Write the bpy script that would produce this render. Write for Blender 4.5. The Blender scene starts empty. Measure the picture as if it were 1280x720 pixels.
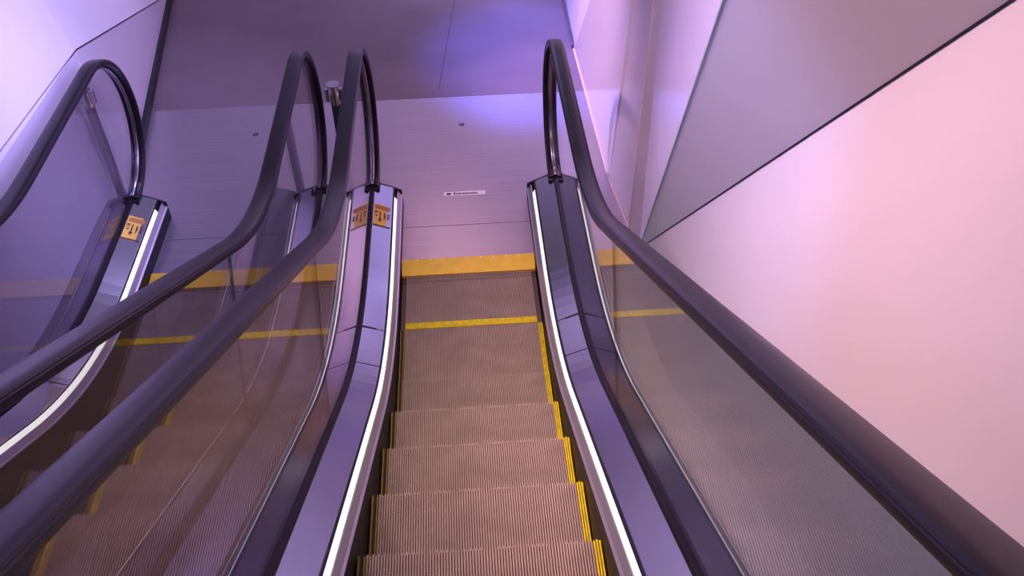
import bpy, bmesh, math, random
from mathutils import Vector, Matrix
random.seed(7)
SC = bpy.context.scene
COL = SC.collection
PI = math.pi

# ------------------------------------------------------------------ materials
MATS = {}
def _new(name):
    m = bpy.data.materials.new(name); m.use_nodes = True
    nt = m.node_tree; nt.nodes.clear()
    return m, nt, nt.nodes.new('ShaderNodeOutputMaterial')
def srgb(r, g, b):
    f = lambda c: (c/255/12.92) if c/255 <= .04045 else ((c/255+.055)/1.055)**2.4
    return (f(r), f(g), f(b), 1)
def pbr(name, col, rough=.5, metal=0., spec=.5, noise=None, bump=None, aniso=0., coat=0.):
    """noise=(scale xyz, amount, detail) darkens / lightens; bump=(scale xyz, strength)"""
    m, nt, out = _new(name); n = nt.nodes; l = nt.links
    b = n.new('ShaderNodeBsdfPrincipled'); l.new(b.outputs[0], out.inputs[0])
    b.inputs['Base Color'].default_value = col
    b.inputs['Roughness'].default_value = rough
    b.inputs['Metallic'].default_value = metal
    b.inputs['Specular IOR Level'].default_value = spec
    b.inputs['Anisotropic'].default_value = aniso
    b.inputs['Coat Weight'].default_value = coat
    b.inputs['Coat Roughness'].default_value = .06
    tc = n.new('ShaderNodeTexCoord')
    def noi(scale, detail=4.):
        mp = n.new('ShaderNodeMapping'); mp.inputs['Scale'].default_value = scale
        l.new(tc.outputs['Object'], mp.inputs[0])
        t = n.new('ShaderNodeTexNoise'); t.inputs['Scale'].default_value = 1.; t.inputs['Detail'].default_value = detail
        l.new(mp.outputs[0], t.inputs['Vector']); return t
    if noise:
        t = noi(noise[0], noise[2] if len(noise) > 2 else 4.)
        rp = n.new('ShaderNodeValToRGB'); a = noise[1]
        rp.color_ramp.elements[0].position = .3; rp.color_ramp.elements[1].position = .7
        lo = [c*(1-a) for c in col[:3]]+[1]; hi = [min(1, c*(1+a)) for c in col[:3]]+[1]
        rp.color_ramp.elements[0].color = lo; rp.color_ramp.elements[1].color = hi
        l.new(t.outputs['Fac'], rp.inputs[0]); l.new(rp.outputs[0], b.inputs['Base Color'])
    if bump:
        t = noi(bump[0]); bp = n.new('ShaderNodeBump'); bp.inputs['Strength'].default_value = bump[1]
        bp.inputs['Distance'].default_value = .01
        l.new(t.outputs['Fac'], bp.inputs['Height']); l.new(bp.outputs[0], b.inputs['Normal'])
    MATS[name] = m; return m
def emis(name, col, strength):
    m, nt, out = _new(name); e = nt.nodes.new('ShaderNodeEmission')
    e.inputs[0].default_value = col; e.inputs[1].default_value = strength
    nt.links.new(e.outputs[0], out.inputs[0]); MATS[name] = m; return m
def glass(name, tint, f0=.045):
    m, nt, out = _new(name); n = nt.nodes; l = nt.links
    tr = n.new('ShaderNodeBsdfTransparent'); tr.inputs[0].default_value = tint
    gl = n.new('ShaderNodeBsdfGlossy'); gl.inputs['Roughness'].default_value = .0
    gl.inputs['Color'].default_value = (1, 1, 1, 1)
    lw = n.new('ShaderNodeLayerWeight'); lw.inputs[0].default_value = .5
    pw = n.new('ShaderNodeMath'); pw.operation = 'POWER'; pw.inputs[1].default_value = 5.
    l.new(lw.outputs['Facing'], pw.inputs[0])
    ma = n.new('ShaderNodeMath'); ma.operation = 'MULTIPLY_ADD'
    ma.inputs[1].default_value = 1-f0; ma.inputs[2].default_value = f0
    l.new(pw.outputs[0], ma.inputs[0])
    mx = n.new('ShaderNodeMixShader'); l.new(ma.outputs[0], mx.inputs[0])
    l.new(tr.outputs[0], mx.inputs[1]); l.new(gl.outputs[0], mx.inputs[2])
    l.new(mx.outputs[0], out.inputs[0]); MATS[name] = m; return m

M_rub = pbr('handrail_rubber', srgb(24, 20, 26), .34, 0, .42, bump=((60, 60, 60), .03))
M_track = pbr('handrail_track', srgb(150, 140, 150), .22, 1.)
M_gasket = pbr('gasket_rubber', srgb(12, 9, 13), .4, 0, .35)
M_mirror = pbr('polished_steel', srgb(190, 184, 192), .16, 1., bump=((3, 2, 3), .02))
M_outer = pbr('outer_steel', srgb(150, 146, 156), .18, 1., noise=((6, 2, 6), .12))
M_brush = pbr('ledge_steel', srgb(196, 190, 196), .38, .8)
M_skirt = pbr('skirt_black', srgb(9, 7, 9), .5, 0, .25)
M_led = emis('skirt_light', (1., .97, .97, 1), 1.35)
M_tread = pbr('tread_aluminium', srgb(168, 148, 136), .5, .25, noise=((5, 9, 5), .14))
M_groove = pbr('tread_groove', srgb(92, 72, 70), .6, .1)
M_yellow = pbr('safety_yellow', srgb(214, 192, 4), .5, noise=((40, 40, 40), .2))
M_yellowd = pbr('shaded_yellow', srgb(126, 108, 10), .6)  # shade on the left side stripes, painted as a darker yellow
M_comb = pbr('comb_yellow', srgb(252, 204, 54), .42, noise=((14, 14, 14), .1))
M_tooth = pbr('comb_teeth', srgb(128, 90, 52), .5)
M_screw = pbr('screw_glint', srgb(255, 252, 246), .3, .0)  # plain white stands in for the glint on the screw heads
M_dark = pbr('dark_joint', srgb(22, 18, 24), .5)
M_plate = pbr('landing_steel', srgb(176, 164, 172), .34, .75, noise=((1.6, 70, 1), .07, 6.), bump=((2, 160, 1), .10))
M_floor = pbr('hall_floor', srgb(128, 108, 112), .42, 0, .4, noise=((1.3, 1.6, 1), .16, 6.))
M_floord = pbr('floor_joint', srgb(62, 50, 58), .5)
M_wall = pbr('painted_wall', srgb(232, 224, 226), .38, 0, .35, noise=((.9, .9, .9), .02))
M_wallg = pbr('gloss_wall', srgb(226, 216, 224), .17, 0, .5, noise=((.9, .9, .9), .02))
M_clad = pbr('grey_cladding', srgb(162, 186, 194), .4, .2, noise=((1.5, 1.5, 1.5), .04))
M_chrome = pbr('chrome', srgb(225, 220, 225), .08, 1.)
M_seam = pbr('pale_seam', srgb(250, 225, 225), .4)
M_stk = pbr('sticker_yellow', srgb(252, 196, 62), .45, noise=((30, 30, 30), .06))
M_stkband = pbr('sticker_band', srgb(190, 120, 44), .45)
M_stkdark = pbr('sticker_print', srgb(52, 22, 22), .5)
M_white = pbr('label_white', srgb(255, 250, 252), .42, .55)
M_ink = pbr('label_ink', srgb(84, 56, 86), .5)
M_glass = glass('balustrade_glass', (.83, .815, .84, 1))

# ------------------------------------------------------------------ helpers
def children(o): return [c for c in bpy.data.objects if c.parent is o]
def obj(name, bm, mat, parent=None, smooth=False, kind=None):
    me = bpy.data.meshes.new(name)
    bmesh.ops.recalc_face_normals(bm, faces=bm.faces[:])
    bm.to_mesh(me); bm.free()
    mats = mat if isinstance(mat, (list, tuple)) else [mat]
    for m in mats: me.materials.append(m)
    if smooth:
        for p in me.polygons: p.use_smooth = True
    o = bpy.data.objects.new(name, me); COL.objects.link(o)
    if parent is not None: o.parent = parent
    if kind: o['kind'] = kind
    return o
def thing(name, label, cat, loc=(0, 0, 0), group=None):
    o = bpy.data.objects.new(name, None); COL.objects.link(o)
    o.location = loc; o['label'] = label; o['category'] = cat; o.empty_display_size = .1
    if group: o['group'] = group
    return o
def tag(o, label, cat, group=None):
    o['label'] = label; o['category'] = cat
    if group: o['group'] = group
    return o
def copy_tree(o, parent=None):
    c = o.copy(); COL.objects.link(c); c.parent = parent
    for ch in children(o): copy_tree(ch, c)
    return c
def box(bm, x0, x1, y0, y1, z0, z1, mi=0):
    v = [bm.verts.new((x, y, z)) for x in (x0, x1) for y in (y0, y1) for z in (z0, z1)]
    for q in ((0, 1, 3, 2), (4, 6, 7, 5), (0, 4, 5, 1), (2, 3, 7, 6), (0, 2, 6, 4), (1, 5, 7, 3)):
        f = bm.faces.new([v[i] for i in q]); f.material_index = mi
def poly_slab(bm, pts, off, mi=0):
    """closed polygon thickened by vector off"""
    off = Vector(off)
    a = [bm.verts.new(p) for p in pts]; b = [bm.verts.new(Vector(p)+off) for p in pts]
    n = len(pts)
    bm.faces.new(a).material_index = mi; bm.faces.new(b[::-1]).material_index = mi
    for i in range(n):
        bm.faces.new([a[i], a[(i+1) % n], b[(i+1) % n], b[i]]).material_index = mi
def cyl(bm, c, r, h, seg=16, r2=None, mi=0):
    r2 = r if r2 is None else r2
    a = [bm.verts.new((c[0]+r*math.cos(2*PI*i/seg), c[1]+r*math.sin(2*PI*i/seg), c[2])) for i in range(seg)]
    b = [bm.verts.new((c[0]+r2*math.cos(2*PI*i/seg), c[1]+r2*math.sin(2*PI*i/seg), c[2]+h)) for i in range(seg)]
    bm.faces.new(a[::-1]); bm.faces.new(b)
    for i in range(seg): bm.faces.new([a[i], a[(i+1) % seg], b[(i+1) % seg], b[i]])
def bar(bm, a, b, w, up=(0, 0, 1), h=None):
    a = Vector(a); b = Vector(b); t = (b-a).normalized(); u = Vector(up); s = t.cross(u).normalized(); u = s.cross(t).normalized()
    h = w if h is None else h
    q = []
    for p in (a, b):
        q.append([bm.verts.new(p+s*i*w/2+u*j*h/2) for i, j in ((-1, -1), (1, -1), (1, 1), (-1, 1))])
    bm.faces.new(q[0][::-1]); bm.faces.new(q[1])
    for i in range(4): bm.faces.new([q[0][i], q[0][(i+1) % 4], q[1][(i+1) % 4], q[1][i]])

# ------------------------------------------------------------------ escalator geometry
T30 = math.tan(PI/6)
S0, Z2, TREAD = .446, .243, .4
RISE = TREAD*T30
def nose(y): return Z2+T30*(-y-S0-.8)
Y_TOP = -6.2
def path(off, flat, R, y_end, y_top=Y_TOP, n=16):
    """(y,z) polyline running from the upper end down the slope, through a fillet, to y_end on the level"""
    yv = -(S0+.8)-(flat-off-Z2)/T30          # slope line meets the level
    T = R*math.tan(PI/12)
    yc, zc = yv+T, flat+R
    pts = []
    ys = yv-T*math.cos(PI/6)
    k = 14
    for i in range(k):
        y = y_top+(ys-y_top)*i/k
        pts.append((y, nose(y)+off))
    for i in range(n+1):
        a = PI/6*(1-i/n)
        pts.append((yc-R*math.sin(a), zc-R*math.cos(a)))
    m = 4
    for i in range(1, m+1): pts.append((yc+(y_end-yc)*i/m, flat))
    return pts
def cut(p, y0, y1):
    """part of a path with y0<=y<=y1, with interpolated ends"""
    def at(y):
        for a, b in zip(p, p[1:]):
            if a[0] <= y <= b[0]:
                t = (y-a[0])/(b[0]-a[0]) if b[0] > a[0] else 0
                return (y, a[1]+t*(b[1]-a[1]))
    return [at(y0)]+[q for q in p if y0+1e-4 < q[0] < y1-1e-4]+[at(y1)]
def sweep_v(bm, pth, prof, closed=True, cap=True, mi=0):
    """prof: (x, dz) points moved along the path with vertical sections"""
    rings = [[bm.verts.new((x, y, z+dz)) for x, dz in prof] for y, z in pth]
    n = len(prof); rng = range(n if closed else n-1)
    for r0, r1 in zip(rings, rings[1:]):
        for i in rng: bm.faces.new([r0[i], r0[(i+1) % n], r1[(i+1) % n], r1[i]]).material_index = mi
    if cap and closed:
        bm.faces.new(rings[0][::-1]).material_index = mi; bm.faces.new(rings[-1]).material_index = mi
def sweep_n(bm, pth, prof, x0, cap=True):
    """prof: (dx, n) points moved along the path with sections square to it"""
    rings = []
    for i, (y, z) in enumerate(pth):
        a = pth[max(0, i-1)]; b = pth[min(len(pth)-1, i+1)]
        t = Vector((0, b[0]-a[0], b[1]-a[1])).normalized(); nn = Vector((0, -t.z, t.y))
        rings.append([bm.verts.new(Vector((x0+dx, y, z))+nn*h) for dx, h in prof])
    n = len(prof)
    for r0, r1 in zip(rings, rings[1:]):
        for i in range(n): bm.faces.new([r0[i], r0[(i+1) % n], r1[(i+1) % n], r1[i]])
    if cap:
        bm.faces.new(rings[0][::-1]); bm.faces.new(rings[-1])

UG = .588                  # glass plane from the escalator's centre line
BASE = path(0., 0., 2.6, .70)
RH, YC, ZC = .445, .655, .64
def rail_path(dr=0.):
    """centre line of the handrail, dr = offset towards the inside"""
    p = path(1.062-dr*1.1547, ZC+RH-dr, 1.75+dr, YC)
    r = RH-dr
    for i in range(1, 25):
        a = PI/2-PI*i/24
        p.append((YC+r*math.cos(a), ZC+r*math.sin(a)))
    return p
RAIL_PROF = [(.042, -.012), (.0435, -.004), (.0425, .004), (.0405, .007), (.0405, .0105), (.037, .016), (.031, .0185), (.012, .020), (-.012, .020), (-.031, .0185),
             (-.037, .016), (-.0405, .0105), (-.0405, .007), (-.0425, .004), (-.0435, -.004), (-.042, -.012), (-.034, -.020), (-.014, -.020), (-.014, -.008), (.014, -.008), (.014, -.020), (.034, -.020)]

def deck_z(u):             # inner deck surface, height above the base path
    return .152+(u-.455)/(.566-.455)*(.200-.152)

def balustrade(root, s, outer_u, sticker):
    """s = -1 left side, +1 right side of the escalator"""
    X = lambda pr: [(s*u, h) for u, h in pr]
    # skirt and the ledge above it
    bm = bmesh.new(); sweep_v(bm, BASE, X([(.404, -.36), (.404, .094), (.430, .094), (.430, -.36)])); obj('skirt_panel', bm, M_skirt, root)
    bm = bmesh.new(); sweep_v(bm, BASE, X([(.402, .092), (.402, .098), (.411, .102), (.428, .130), (.433, .130), (.433, .092)])); obj('skirt_ledge', bm, M_brush, root)
    bm = bmesh.new(); sweep_v(bm, cut(BASE, Y_TOP, .60), X([(.4325, .112), (.4325, .131), (.4435, .1535), (.447, .153), (.447, .112)])); obj('light_strip', bm, M_led, root)
    bm = bmesh.new(); sweep_v(bm, BASE, X([(.436, .10), (.447, .118), (.4465, .155), (.456, .155), (.456, .10)])); obj('deck_edge', bm, M_dark, root)
    # inner deck: long slope plate, short plate, plate round the newel
    pr = [(.455, .10), (.455, .152), (.460, .156), (.566, .200), (.572, .200), (.572, .10)]
    for a, b in ((Y_TOP, -1.02), (-1.012, -.668), (-.660, .70)):
        bm = bmesh.new(); sweep_v(bm, cut(BASE, a, b), X(pr)); obj('inner_deck', bm, M_mirror, root)
    bm = bmesh.new(); sweep_v(bm, cut(BASE, -.672, -.656), X([(.456, .10), (.456, .1535), (.566, .2015), (.566, .10)])); obj('deck_joint', bm, M_dark, root)
    # gasket carrying the glass
    bm = bmesh.new(); sweep_v(bm, BASE, X([(.567, .10), (.567, .204), (.571, .214), (.605, .214), (.609, .204), (.609, .10)])); obj('glass_gasket', bm, M_gasket, root)
    # outer deck
    bm = bmesh.new(); sweep_v(bm, BASE, X([(.607, .10), (.607, .200), (.612, .200), (outer_u-.006, .158), (outer_u, .150), (outer_u, .10)])); obj('outer_deck', bm, M_outer, root)
    # newel box below the decks
    bm = bmesh.new()
    poly_slab(bm, [(s*u, .702, h) for u, h in ((.404, 0), (.404, .128), (.455, .154), (.566, .202), (.609, .202), (outer_u-.003, .152), (outer_u-.003, 0))], (0, .012, 0))
    obj('newel_cap', bm, M_dark, root)
    bm = bmesh.new(); sweep_v(bm, BASE, X([(outer_u-.02, -.36), (outer_u-.02, .10), (outer_u-.004, .10), (outer_u-.004, -.36)])); obj('outer_panel', bm, M_outer, root)
    # handrail, its track, inlet
    rp = rail_path()
    bm = bmesh.new(); sweep_n(bm, rp, RAIL_PROF, s*(UG-.006)); hr = obj('handrail', bm, M_rub, root, True); hr.data.set_sharp_from_angle(angle=math.radians(24))
    tr = rail_path(.026)
    bm = bmesh.new(); sweep_n(bm, tr, [(-.010, -.008), (.010, -.008), (.013, .006), (-.013, .006)], s*(UG-.006)); obj('handrail_track', bm, M_track, root, True)
    bm = bmesh.new(); box(bm, s*(UG-.006)-.047, s*(UG-.006)+.047, .62, .703, .15, .206); obj('handrail_inlet', bm, M_gasket, root)
    # glass panels between gasket and track, joints square to the slope
    low = path(.205, .205, 2.6, YC)
    def zl(y):
        for a, b in zip(low, low[1:]):
            if a[0] <= y <= b[0]: return a[1]+(y-a[0])/(b[0]-a[0])*(b[1]-a[1])
        return .205
    top = [q for q in rail_path(.030)]
    def gl(plow, ptop):
        bm = bmesh.new()
        pts = [(s*UG-.005, y, z) for y, z in plow]+[(s*UG-.005, y, z) for y, z in reversed(ptop)]
        poly_slab(bm, pts, (.01, 0, 0))
        bmesh.ops.triangulate(bm, faces=[f for f in bm.faces if len(f.verts) > 4])
        obj('glass_panel', bm, M_glass, root)
    nslope = path(1.062-.030*1.1547, ZC+RH-.03, 1.78, YC)
    def split(y_low):       # foot of a joint -> its upper end
        zlo = zl(y_low)
        best = None
        for i in range(400):
            t = i/400*1.3; y = y_low+t*.5; z = zlo+t*.866
            zz = None
            for a, b in zip(nslope, nslope[1:]):
                if a[0] <= y <= b[0]: zz = a[1]+(y-a[0])/(b[0]-a[0])*(b[1]-a[1])
            if zz is not None and z >= zz: return (y, zz)
        return (y_low, zlo+.9)
    j = [-6.1, -4.75, -1.69]
    e = .003
    ends = [split(y) for y in j]
    for k in range(3):
        yl0, yt0 = j[k]+e, ends[k][0]+e
        if k < 2:
            gl(cut(low, yl0, j[k+1]-e), cut(nslope, yt0, ends[k+1][0]-e))
        else:
            pl = cut(low, yl0, YC)
            pt = cut(nslope, yt0, YC)
            r = RH-.03
            for i in range(1, 21):
                a = PI/2-(PI*.985)*i/20
                pt.append((YC+r*math.cos(a), ZC+r*math.sin(a)))
            gl(pl, pt)
    for k in (1, 2):
        bm = bmesh.new()
        bar(bm, (s*UG, j[k], zl(j[k])), (s*UG, ends[k][0], ends[k][1]), .004, up=(1, 0, 0), h=.011)
        obj('glass_joint', bm, M_dark, root)
    # safety sticker on the newel plate (its printing is upside down seen from above)
    if sticker:
        def P(u, y, dz=.0012): return (s*u, y, deck_z(u)+dz)
        u0, u1, y0, y1 = .464, .562, .265, .49
        def patch(bm, ua, ub, ya, yb, dz):
            v = [bm.verts.new(P(u, y, dz)) for u, y in ((ua, ya), (ub, ya), (ub, yb), (ua, yb))]
            w = [bm.verts.new(P(u, y, dz-.0008)) for u, y in ((ua, ya), (ub, ya), (ub, yb), (ua, yb))]
            bm.faces.new(v); bm.faces.new(w[::-1])
            for i in range(4): bm.faces.new([v[i], v[(i+1) % 4], w[(i+1) % 4], w[i]])
        bm = bmesh.new(); patch(bm, u0, u1, y0, y1, .0014); st = obj('warning_sticker', bm, M_stk, root)
        st['label'] = 'yellow safety sticker with four dark pictograms, printed upside down'
        bm = bmesh.new(); patch(bm, u0+.006, u1-.006, .435, .475, .0022); obj('sticker_band', bm, M_stkband, st)
        bm = bmesh.new(); patch(bm, u0, u1, y0+.002, y0+.016, .0022); obj('sticker_border', bm, M_stkdark, st)
        wd = (u1-u0)
        # four upside-down figures, from the glass outwards
        def fig(cu, parts):
            bm = bmesh.new()
            for a, b, c, d in parts: patch(bm, cu+a, cu+b, c, d, .0023)
            obj('pictogram', bm, M_stkdark, st)
        fig(u1-.014, [(-.008, -.005, .36, .415), (-.005, .007, .40, .415), (.004, .007, .375, .40), (-.005, .004, .36, .37)])
        fig(u1-.037, [(-.004, .003, .335, .415), (-.009, .007, .325, .345), (-.003, .003, .312, .325)])
        fig(u1-.062, [(-.004, .003, .355, .41), (-.007, .002, .365, .385), (-.003, .003, .34, .352)])
        fig(u1-.084, [(-.007, -.003, .35, .405), (.003, .006, .35, .40), (-.003, .003, .39, .405), (-.002, .002, .355, .375)])

STEP_CACHE = {}
def step_meshes(stripe):
    """tread whose front edge is at y=0 and top at z=0, running back to y=-TREAD"""
    NR = 86; W = .8; p = W/NR
    side = 3
    bm = bmesh.new()
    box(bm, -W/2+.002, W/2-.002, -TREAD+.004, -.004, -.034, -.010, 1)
    # curved riser under the front edge
    prof = [(-.004, -.010), (-.006, -.06), (-.016, -.12), (-.034, -.18), (-.060, -.235), (-.075, -.235), (-.049, -.18), (-.031, -.12), (-.021, -.06), (-.019, -.012)]
    a = [bm.verts.new((-W/2+.002, y, z)) for y, z in prof]; b = [bm.verts.new((W/2-.002, y, z)) for y, z in prof]
    n = len(prof)
    bm.faces.new(a).material_index = 1; bm.faces.new(b[::-1]).material_index = 1
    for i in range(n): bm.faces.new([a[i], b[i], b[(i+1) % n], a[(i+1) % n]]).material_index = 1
    for i in range(side, NR-side):
        x = -W/2+p*(i+.5)
        y1 = 0. if i % 2 else -.006
        y0 = -TREAD+.002+(.05 if stripe else 0)
        box(bm, x-.0029, x+.0029, y0, y1, -.012, 0.)
    ys = []
    for sgn in (-1, 1):
        bs = bmesh.new()
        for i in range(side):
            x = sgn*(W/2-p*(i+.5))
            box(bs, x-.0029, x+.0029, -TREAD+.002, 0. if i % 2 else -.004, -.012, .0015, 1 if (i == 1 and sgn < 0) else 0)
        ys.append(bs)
    es = None
    if stripe:
        es = bmesh.new()
        for i in range(side, NR-side):
            x = -W/2+p*(i+.5)
            box(es, x-.0042, x+.0042, -TREAD+.002, -TREAD+.05, -.012, .0008)
    return bm, ys, es
def build_steps(root):
    protos = {}
    for k in [-1, -2]+list(range(0, 13)):
        z = {-2: 0, -1: 0, 0: 0, 1: .02}.get(k, Z2+RISE*(k-2))
        y = -S0-TREAD*k
        stripe = True if k == -1 else (None if k < 0 else False)
        if stripe in protos:
            c = copy_tree(protos[stripe], root)
        else:
            bm, ys, es = step_meshes(stripe)
            c = obj('step', bm, [M_tread, M_groove], root)
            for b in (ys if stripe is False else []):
                o = obj('side_stripe', b, [M_yellowd if b is ys[0] else M_yellow, M_dark], c); o['label'] = 'yellow ridges in a shaded tone along the left side of the tread' if b is ys[0] else 'bright yellow ridges along the right side of the tread'
            if es is not None:
                o = obj('edge_stripe', es, M_yellow, c); o['label'] = 'yellow ridges along the back edge of the tread'
            protos[stripe] = c
        c.location = (0, y, z-.002)
def build_comb(root):
    bm = bmesh.new()
    v = [(-.398, .002), (.398, .002), (.403, .145), (-.403, .145)]
    lo = [bm.verts.new((x, y, -.02 if y < .1 else -.02)) for x, y in v]
    hi = [bm.verts.new((x, y, .006 if y < .1 else .012)) for x, y in v]
    bm.faces.new(lo[::-1]); bm.faces.new(hi)
    for i in range(4): bm.faces.new([lo[i], lo[(i+1) % 4], hi[(i+1) % 4], hi[i]])
    cp = obj('comb_plate', bm, M_comb, root)
    bm = bmesh.new()
    for i in range(86):
        x = -.4+.8/86*(i+1)
        if abs(x) < .396: box(bm, x-.0017, x+.0017, -.022, .004, -.012, .005)
    obj('comb_teeth', bm, M_tooth, cp)
    for i in range(11):
        bm = bmesh.new(); x = -.385+.77*i/10
        cyl(bm, (x, .132, .0105), .0075, .004, 12, .004); obj('screw', bm, M_screw, cp, True)
def build_plates(root, xa, xb, lockx, dark=False):
    for y0, y1 in ((.146, .475), (.479, 2.06)):
        bm = bmesh.new(); box(bm, xa, xb, y0, y1, -.03, 0.)
        obj('floor_plate', bm, M_plate, root)
    bm = bmesh.new(); box(bm, xa, xb, 2.06, 2.068, -.03, .001); obj('plate_edge', bm, M_brush, root)
    bm = bmesh.new(); box(bm, xa, xb, .474, .480, -.03, -.004); obj('plate_seam', bm, M_dark, root)
    bm = bmesh.new(); cyl(bm, (lockx, 1.67, 0.), .019, .002, 20); lk = obj('lock_cap', bm, M_dark, root)
    bm = bmesh.new(); cyl(bm, (lockx, 1.67, .0018), .007, .0012, 6); obj('key_socket', bm, M_brush, lk)

def esc(name, label, cx, outer_l, outer_r, xa, xb, lockx):
    root = thing(name, label, 'escalator', (cx, 0, 0), 'pair of escalators side by side')
    build_steps(root); build_comb(root)
    build_plates(root, xa-cx, xb-cx, lockx-cx)
    balustrade(root, -1, outer_l, True)
    balustrade(root, 1, outer_r, False)
    return root

E1 = esc('escalator', 'nearer escalator with brown ribbed steps running straight down the middle', 0., .749, .749, -.75, 1.04, 0.)
E2 = esc('escalator', 'farther escalator on the left, against the lilac wall, seen through glass', -1.5, .785, .749, -2.60, -.752, -1.50)

# maker's label on the near plate (unreadably small printing)
bm = bmesh.new(); poly_slab(bm, [(-.140, .792, .0002), (.136, .792, .0002), (.136, .836, .0002), (-.140, .836, .0002)], (0, 0, .0012))
lab = obj('plate_label', bm, M_white, E1); lab['label'] = 'small white label with a dark oval badge and a line of tiny lettering'
bm = bmesh.new()
n = 24
ov = [(-.108+.018*math.cos(2*PI*i/n), .813+.013*math.sin(2*PI*i/n), .0014) for i in range(n)]
poly_slab(bm, ov, (0, 0, .0006)); bd = obj('badge', bm, M_ink, lab)
bm = bmesh.new()
x = -.076
for w, h, g in ((.010, .020, .004), (.009, .013, .003), (.006, .013, .003), (.009, .016, .003), (.009, .013, .003), (.005, .013, .003), (.010, .013, .003), (.009, .013, .003), (.010, .013, .003), (.009, .013, .003), (.008, .013, .003), (.010, .013, .003), (.005, .018, .003), (.009, .013, .003), (.010, .013, .003)):
    box(bm, x, x+w,   .803, .803+h*1.3, .0013, .0020); x += w+g*.7
obj('lettering', bm, M_ink, lab)

# infill deck between the near escalator and the right wall
bm = bmesh.new(); sweep_v(bm, cut(BASE, Y_TOP, .14), [(.752, -.10), (.752, .12), (.925, .12), (.925, -.10)])
obj('infill_deck', bm, M_clad, E1)

# ------------------------------------------------------------------ stanchions
def stanchion(label, x, y, h):
    t = thing('stanchion', label, 'post', (x, y, 0), 'chrome posts beside the newels')
    bm = bmesh.new(); box(bm, -.026, .026, -.018, .018, .012, h-.06)
    bmesh.ops.bevel(bm, geom=bm.edges[:], offset=.006, segments=2, affect='EDGES'); obj('post', bm, M_outer, t)
    bm = bmesh.new(); cyl(bm, (0, 0, h-.13), .034, .10, 20, .034); cyl(bm, (0, 0, h-.03), .036, .03, 20, .040); obj('cap', bm, M_chrome, t, False)
    bm = bmesh.new(); box(bm, -.05, -.03, -.015, .015, h-.11, h-.03); box(bm, .03, .05, -.015, .015, h-.11, h-.03); obj('clamp', bm, M_chrome, t)
    bm = bmesh.new(); cyl(bm, (0, 0, 0), .05, .012, 20, .045); obj('base', bm, M_chrome, t)
    return t
stanchion('chrome capped steel post standing between the two middle newels', -.75, .80, .86)
stanchion('chrome capped steel post standing beside the leftmost newel by the wall', -2.20, .80, .92)

# ------------------------------------------------------------------ room
bm = bmesh.new()
box(bm, -9, .985, 2.068, 14, -.06, -.001); box(bm, .985, 9, 2.068, 14, -.06, -.001)
obj('floor', bm, M_floor, kind='structure')
bm = bmesh.new()   # ground below everything so that no light leaks from beneath
box(bm, -9, 9, -9, 14, -.60, -.40)
obj('floor', bm, M_skirt, kind='structure')

bm = bmesh.new(); box(bm, -9, 9, 9.5, 9.7, 0, 6); obj('wall_back', bm, M_wall, kind='structure')
def cam_solution():
    f, cx, cy, cz, P, Y, R = 1132.562, .0322846, -4.0935958, 3.5599111, .7335675, .0545174, -.0191894
    fw = Vector((math.sin(Y)*math.cos(P), math.cos(Y)*math.cos(P), -math.sin(P)))
    r0 = Vector((math.cos(Y), -math.sin(Y), 0)); u0 = r0.cross(fw)
    r = math.cos(R)*r0+math.sin(R)*u0; u = -math.sin(R)*r0+math.cos(R)*u0
    return f, Vector((cx, cy, cz)), r, u, fw
F, CP, CR, CU, CF = cam_solution()

def facet(name, pts, mat, th=(0.04, 0, 0)):
    bm = bmesh.new(); poly_slab(bm, pts, th)
    return obj(name, bm, mat, kind='structure')
# right side: a folded wall whose creases run together at floor level beside the newel
XW = 1.05
PN = (XW, .144, 0.); SN = PN; QN = (1.02, .36, -.01); MN = (.972, .90, -.01)
L2 = (XW, -6.57, 7.0)                    # crease between the pink and lilac faces
L1 = (.659, -2.41, 3.33)                  # crease between the lilac face and the glossy return
QT = (1.045, .24, 3.0); EB = (.955, 2.75, -.01); ET = (1.0, .45, 2.5)
def tri(name, tris, mat, off):
    bm = bmesh.new()
    for t in tris: poly_slab(bm, t, off)
    return obj(name, bm, mat, kind='structure')
CL = [(XW, -8.0, nose(-8.0)+.53), (XW, .144, -.01)]
tri('wall_right', [[PN, L2, (XW, -8.0, 8.5), CL[0]]], M_wall, (.05, 0, 0))
bm = bmesh.new()
rows = [(y, z) for y, z in cut(BASE, Y_TOP, .10)]
vv = [(bm.verts.new((.925, y, z+.122)), bm.verts.new((1.046, y, max(nose(y)+.53, z+.123))), bm.verts.new((1.046, y, z-.1)), bm.verts.new((.925, y, z-.1))) for y, z in rows]
for a, b in zip(vv, vv[1:]):
    for q in range(4): bm.faces.new([a[q], a[(q+1) % 4], b[(q+1) % 4], b[q]])
bm.faces.new(vv[0][::-1]); bm.faces.new(vv[-1])
obj('wall_right', bm, M_clad, kind='structure')
tri('wall_right', [[PN, L1, L2]], M_wall, (.03, 0, .0))
tri('wall_right', [[SN, QN, QT], [SN, QT, L1]], M_wallg, (.03, .03, 0))
tri('wall_right', [[QN, MN, QT], [MN, EB, ET], [MN, ET, QT]], M_wallg, (.04, .0, 0))
tri('wall_right', [[EB, (1.03, 7.0, -.01), (1.7, 7.0, 4.5), ET]], M_wall, (.06, 0, 0))
def seam(name, a, b, w, mat):
    bm = bmesh.new(); bar(bm, a, b, w, up=(1, 0, .01)); return obj(name, bm, mat, kind='structure')
seam('trim_1', PN, L2, .006, M_dark)
seam('trim_2', SN, L1, .008, M_clad)
seam('trim_3', QN, QT, .009, M_seam)
seam('trim_4', (.970, .90, .004), (.952, 2.75, .004), .009, M_seam)
seam('trim_4', (1.018, .36, .004), (.970, .90, .004), .009, M_seam)
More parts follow.
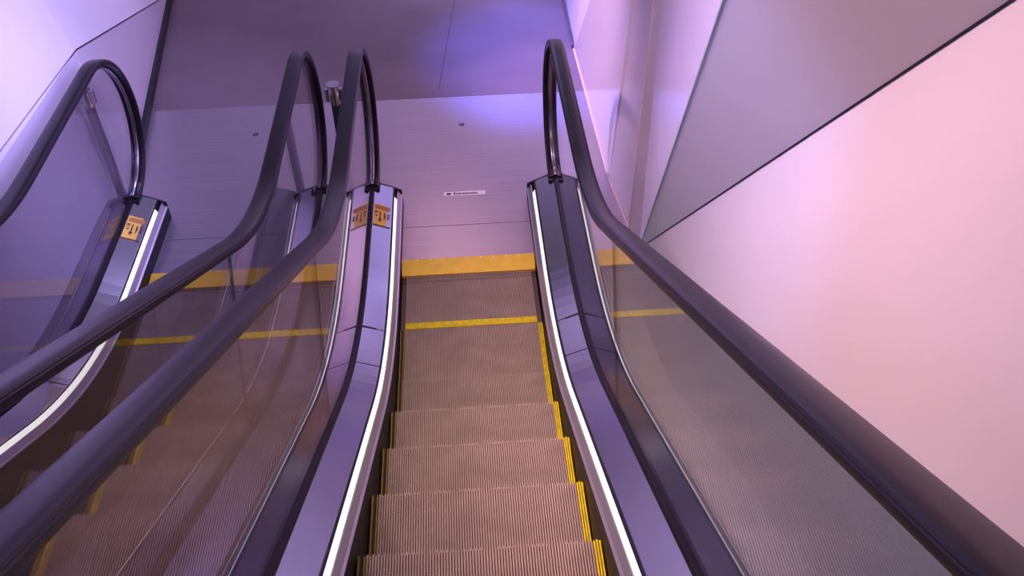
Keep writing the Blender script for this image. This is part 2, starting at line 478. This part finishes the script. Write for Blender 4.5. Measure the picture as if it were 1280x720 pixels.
bm = bmesh.new(); poly_slab(bm, [(.95, 2.78, 0), (.95, 2.78, .05), (1.02, 7, .05), (1.02, 7, 0)], (-.012, 0, 0)); obj('baseboard_right', bm, M_outer, kind='structure')
# left side
XL = -2.29
CF_, CT = (-2.235, 1.0, -.01), (-2.25, 1.007, 1.05)
FO = (-2.85, 1.03, 2.95); GF = (-2.64, 4.25, -.01)
tri('wall_left', [[CF_, (XL, .2, -.4), (XL, -8, -.4), (XL-.01, -8, 1.25), (XL, -.09, 1.08), CT]], M_wallg, (-.05, 0, 0))
tri('wall_left', [[CT, (XL, -.09, 1.08), FO], [(XL, -.09, 1.08), (XL-.01, -8, 1.25), (-3.6, -8, 6), FO]], M_wall, (-.05, 0, 0))
tri('wall_left', [[CF_, GF, CT]], M_wallg, (-.05, -.02, 0))
tri('wall_left', [[CT, GF, FO], [GF, (-3.6, 4.25, 3.4), FO]], M_wall, (-.05, -.02, 0))
bm = bmesh.new(); poly_slab(bm, [(-2.25, 1.15, 0), (-2.25, 1.15, .07), (-2.635, 4.2, .07), (-2.635, 4.2, 0)], (.03, 0, 0)); obj('baseboard_left', bm, M_gasket, kind='structure')
seam('trim_5', CT, (XL, -.09, 1.08), .007, M_outer); seam('trim_5', (XL, -.09, 1.08), (XL-.01, -8, 1.25), .007, M_outer)
seam('trim_7', (-.165, 2.2, 0), (-.01, 3.79, 0), .0035, M_floord)
seam('trim_6', CT, GF, .007, M_dark)

# ------------------------------------------------------------------ light
def area(name, loc, target, col, power, sx, sy, spread=180):
    L = bpy.data.lights.new(name, 'AREA'); L.shape = 'RECTANGLE'; L.size = sx; L.size_y = sy
    L.color = col; L.energy = power; L.spread = math.radians(spread)
    o = bpy.data.objects.new(name, L); COL.objects.link(o); o.location = loc
    o.rotation_euler = (Vector(target)-Vector(loc)).to_track_quat('-Z', 'Y').to_euler(); return o
def spot(name, loc, target, col, power, angle, blend=.8, r=.1):
    L = bpy.data.lights.new(name, 'SPOT'); L.color = col; L.energy = power; L.spot_size = math.radians(angle)
    L.spot_blend = blend; L.shadow_soft_size = r
    o = bpy.data.objects.new(name, L); COL.objects.link(o); o.location = loc
    o.rotation_euler = (Vector(target)-Vector(loc)).to_track_quat('-Z', 'Y').to_euler(); return o
area('pink_ceiling_light', (-1.55, -2.3, 5.8), (1.05, -1.9, 1.9), (1., .60, .65), 47, .9, 2.2, 58)
area('warm_tread_light', (.15, -2.6, 6.0), (.05, -1.2, .4), (1., .74, .58), 8, .5, .5, 34)
area('violet_wall_light', (-.75, .2, 2.5), (-2.5, .25, .95), (.44, .40, 1.), 13, .6, 2.0, 64)
spot('lilac_wall_fill', (-1.2, -2.0, 3.6), (.84, -1.3, 2.05), (.34, .36, 1.), 210, 46, .9, .12)  # added fill that tints the lilac face, no fixture behind it
spot('blue_spotlight', (.3, 5.5, 4.6), (.60, 2.85, 0), (.12, .14, 1.), 2300, 24, 1., .12)
spot('violet_spotlight', (-.3, 4.6, 4.6), (.45, 1.3, 0), (.95, .52, .66), 110, 36, .9, .12)
spot('violet_side_fill', (-2.0, 1.9, 3.3), (1.0, 2.0, 1.1), (.98, .58, .88), 850, 50, .9, .12)  # added fill to brighten the glossy right wall
spot('hall_side_fill', (-.6, 6.6, 4.4), (1.35, 4.5, 2.6), (.44, .40, 1.), 620, 62, .9, .15)  # invented lamp on the far right wall, for the deck to mirror
spot('lilac_corner_fill', (-.9, 2.4, 3.4), (-2.5, 1.7, .8), (.46, .42, 1.), 260, 72, .9, .15)  # extra fill put in to lift the left corner faces
area('hall_wall_fill', (-.5, 6.5, 5.5), (-.3, 9.2, 1.6), (.62, .52, 1.), 135, 4, .6, 120)  # unseen lamp added so the decks reflect a lit back wall
spot('hall_floor_fill', (.9, 7.5, 5.0), (.6, 5.6, 0), (.55, .42, 1.), 1500, 44, .8, .3)  # invented lamp over the out-of-view floor, seen only in deck reflections
W = bpy.data.worlds.new('World'); SC.world = W; W.use_nodes = True
nt = W.node_tree; bg = nt.nodes['Background']; bg.inputs[1].default_value = .34
tc = nt.nodes.new('ShaderNodeTexCoord'); sx = nt.nodes.new('ShaderNodeSeparateXYZ'); nt.links.new(tc.outputs['Generated'], sx.inputs[0])
mr = nt.nodes.new('ShaderNodeMapRange'); mr.inputs[1].default_value = -.7; mr.inputs[2].default_value = .7; nt.links.new(sx.outputs['X'], mr.inputs[0])
rp = nt.nodes.new('ShaderNodeValToRGB'); rp.color_ramp.elements[0].color = (.34, .27, .36, 1); rp.color_ramp.elements[1].color = (2.1, 1.8, 4.8, 1)
e = rp.color_ramp.elements.new(.72); e.color = (.58, .48, .95, 1)
nt.links.new(mr.outputs[0], rp.inputs[0]); nt.links.new(rp.outputs[0], bg.inputs[0])

# ------------------------------------------------------------------ camera
cd = bpy.data.cameras.new('camera'); cam = bpy.data.objects.new('camera', cd); COL.objects.link(cam)
cd.sensor_width = 36; cd.lens = F/1280*36; cd.clip_start = .02
m = Matrix((CR, CU, -CF)).transposed().to_4x4(); m.translation = CP
cam.matrix_world = m
SC.camera = cam
SC.view_settings.view_transform = 'Standard'
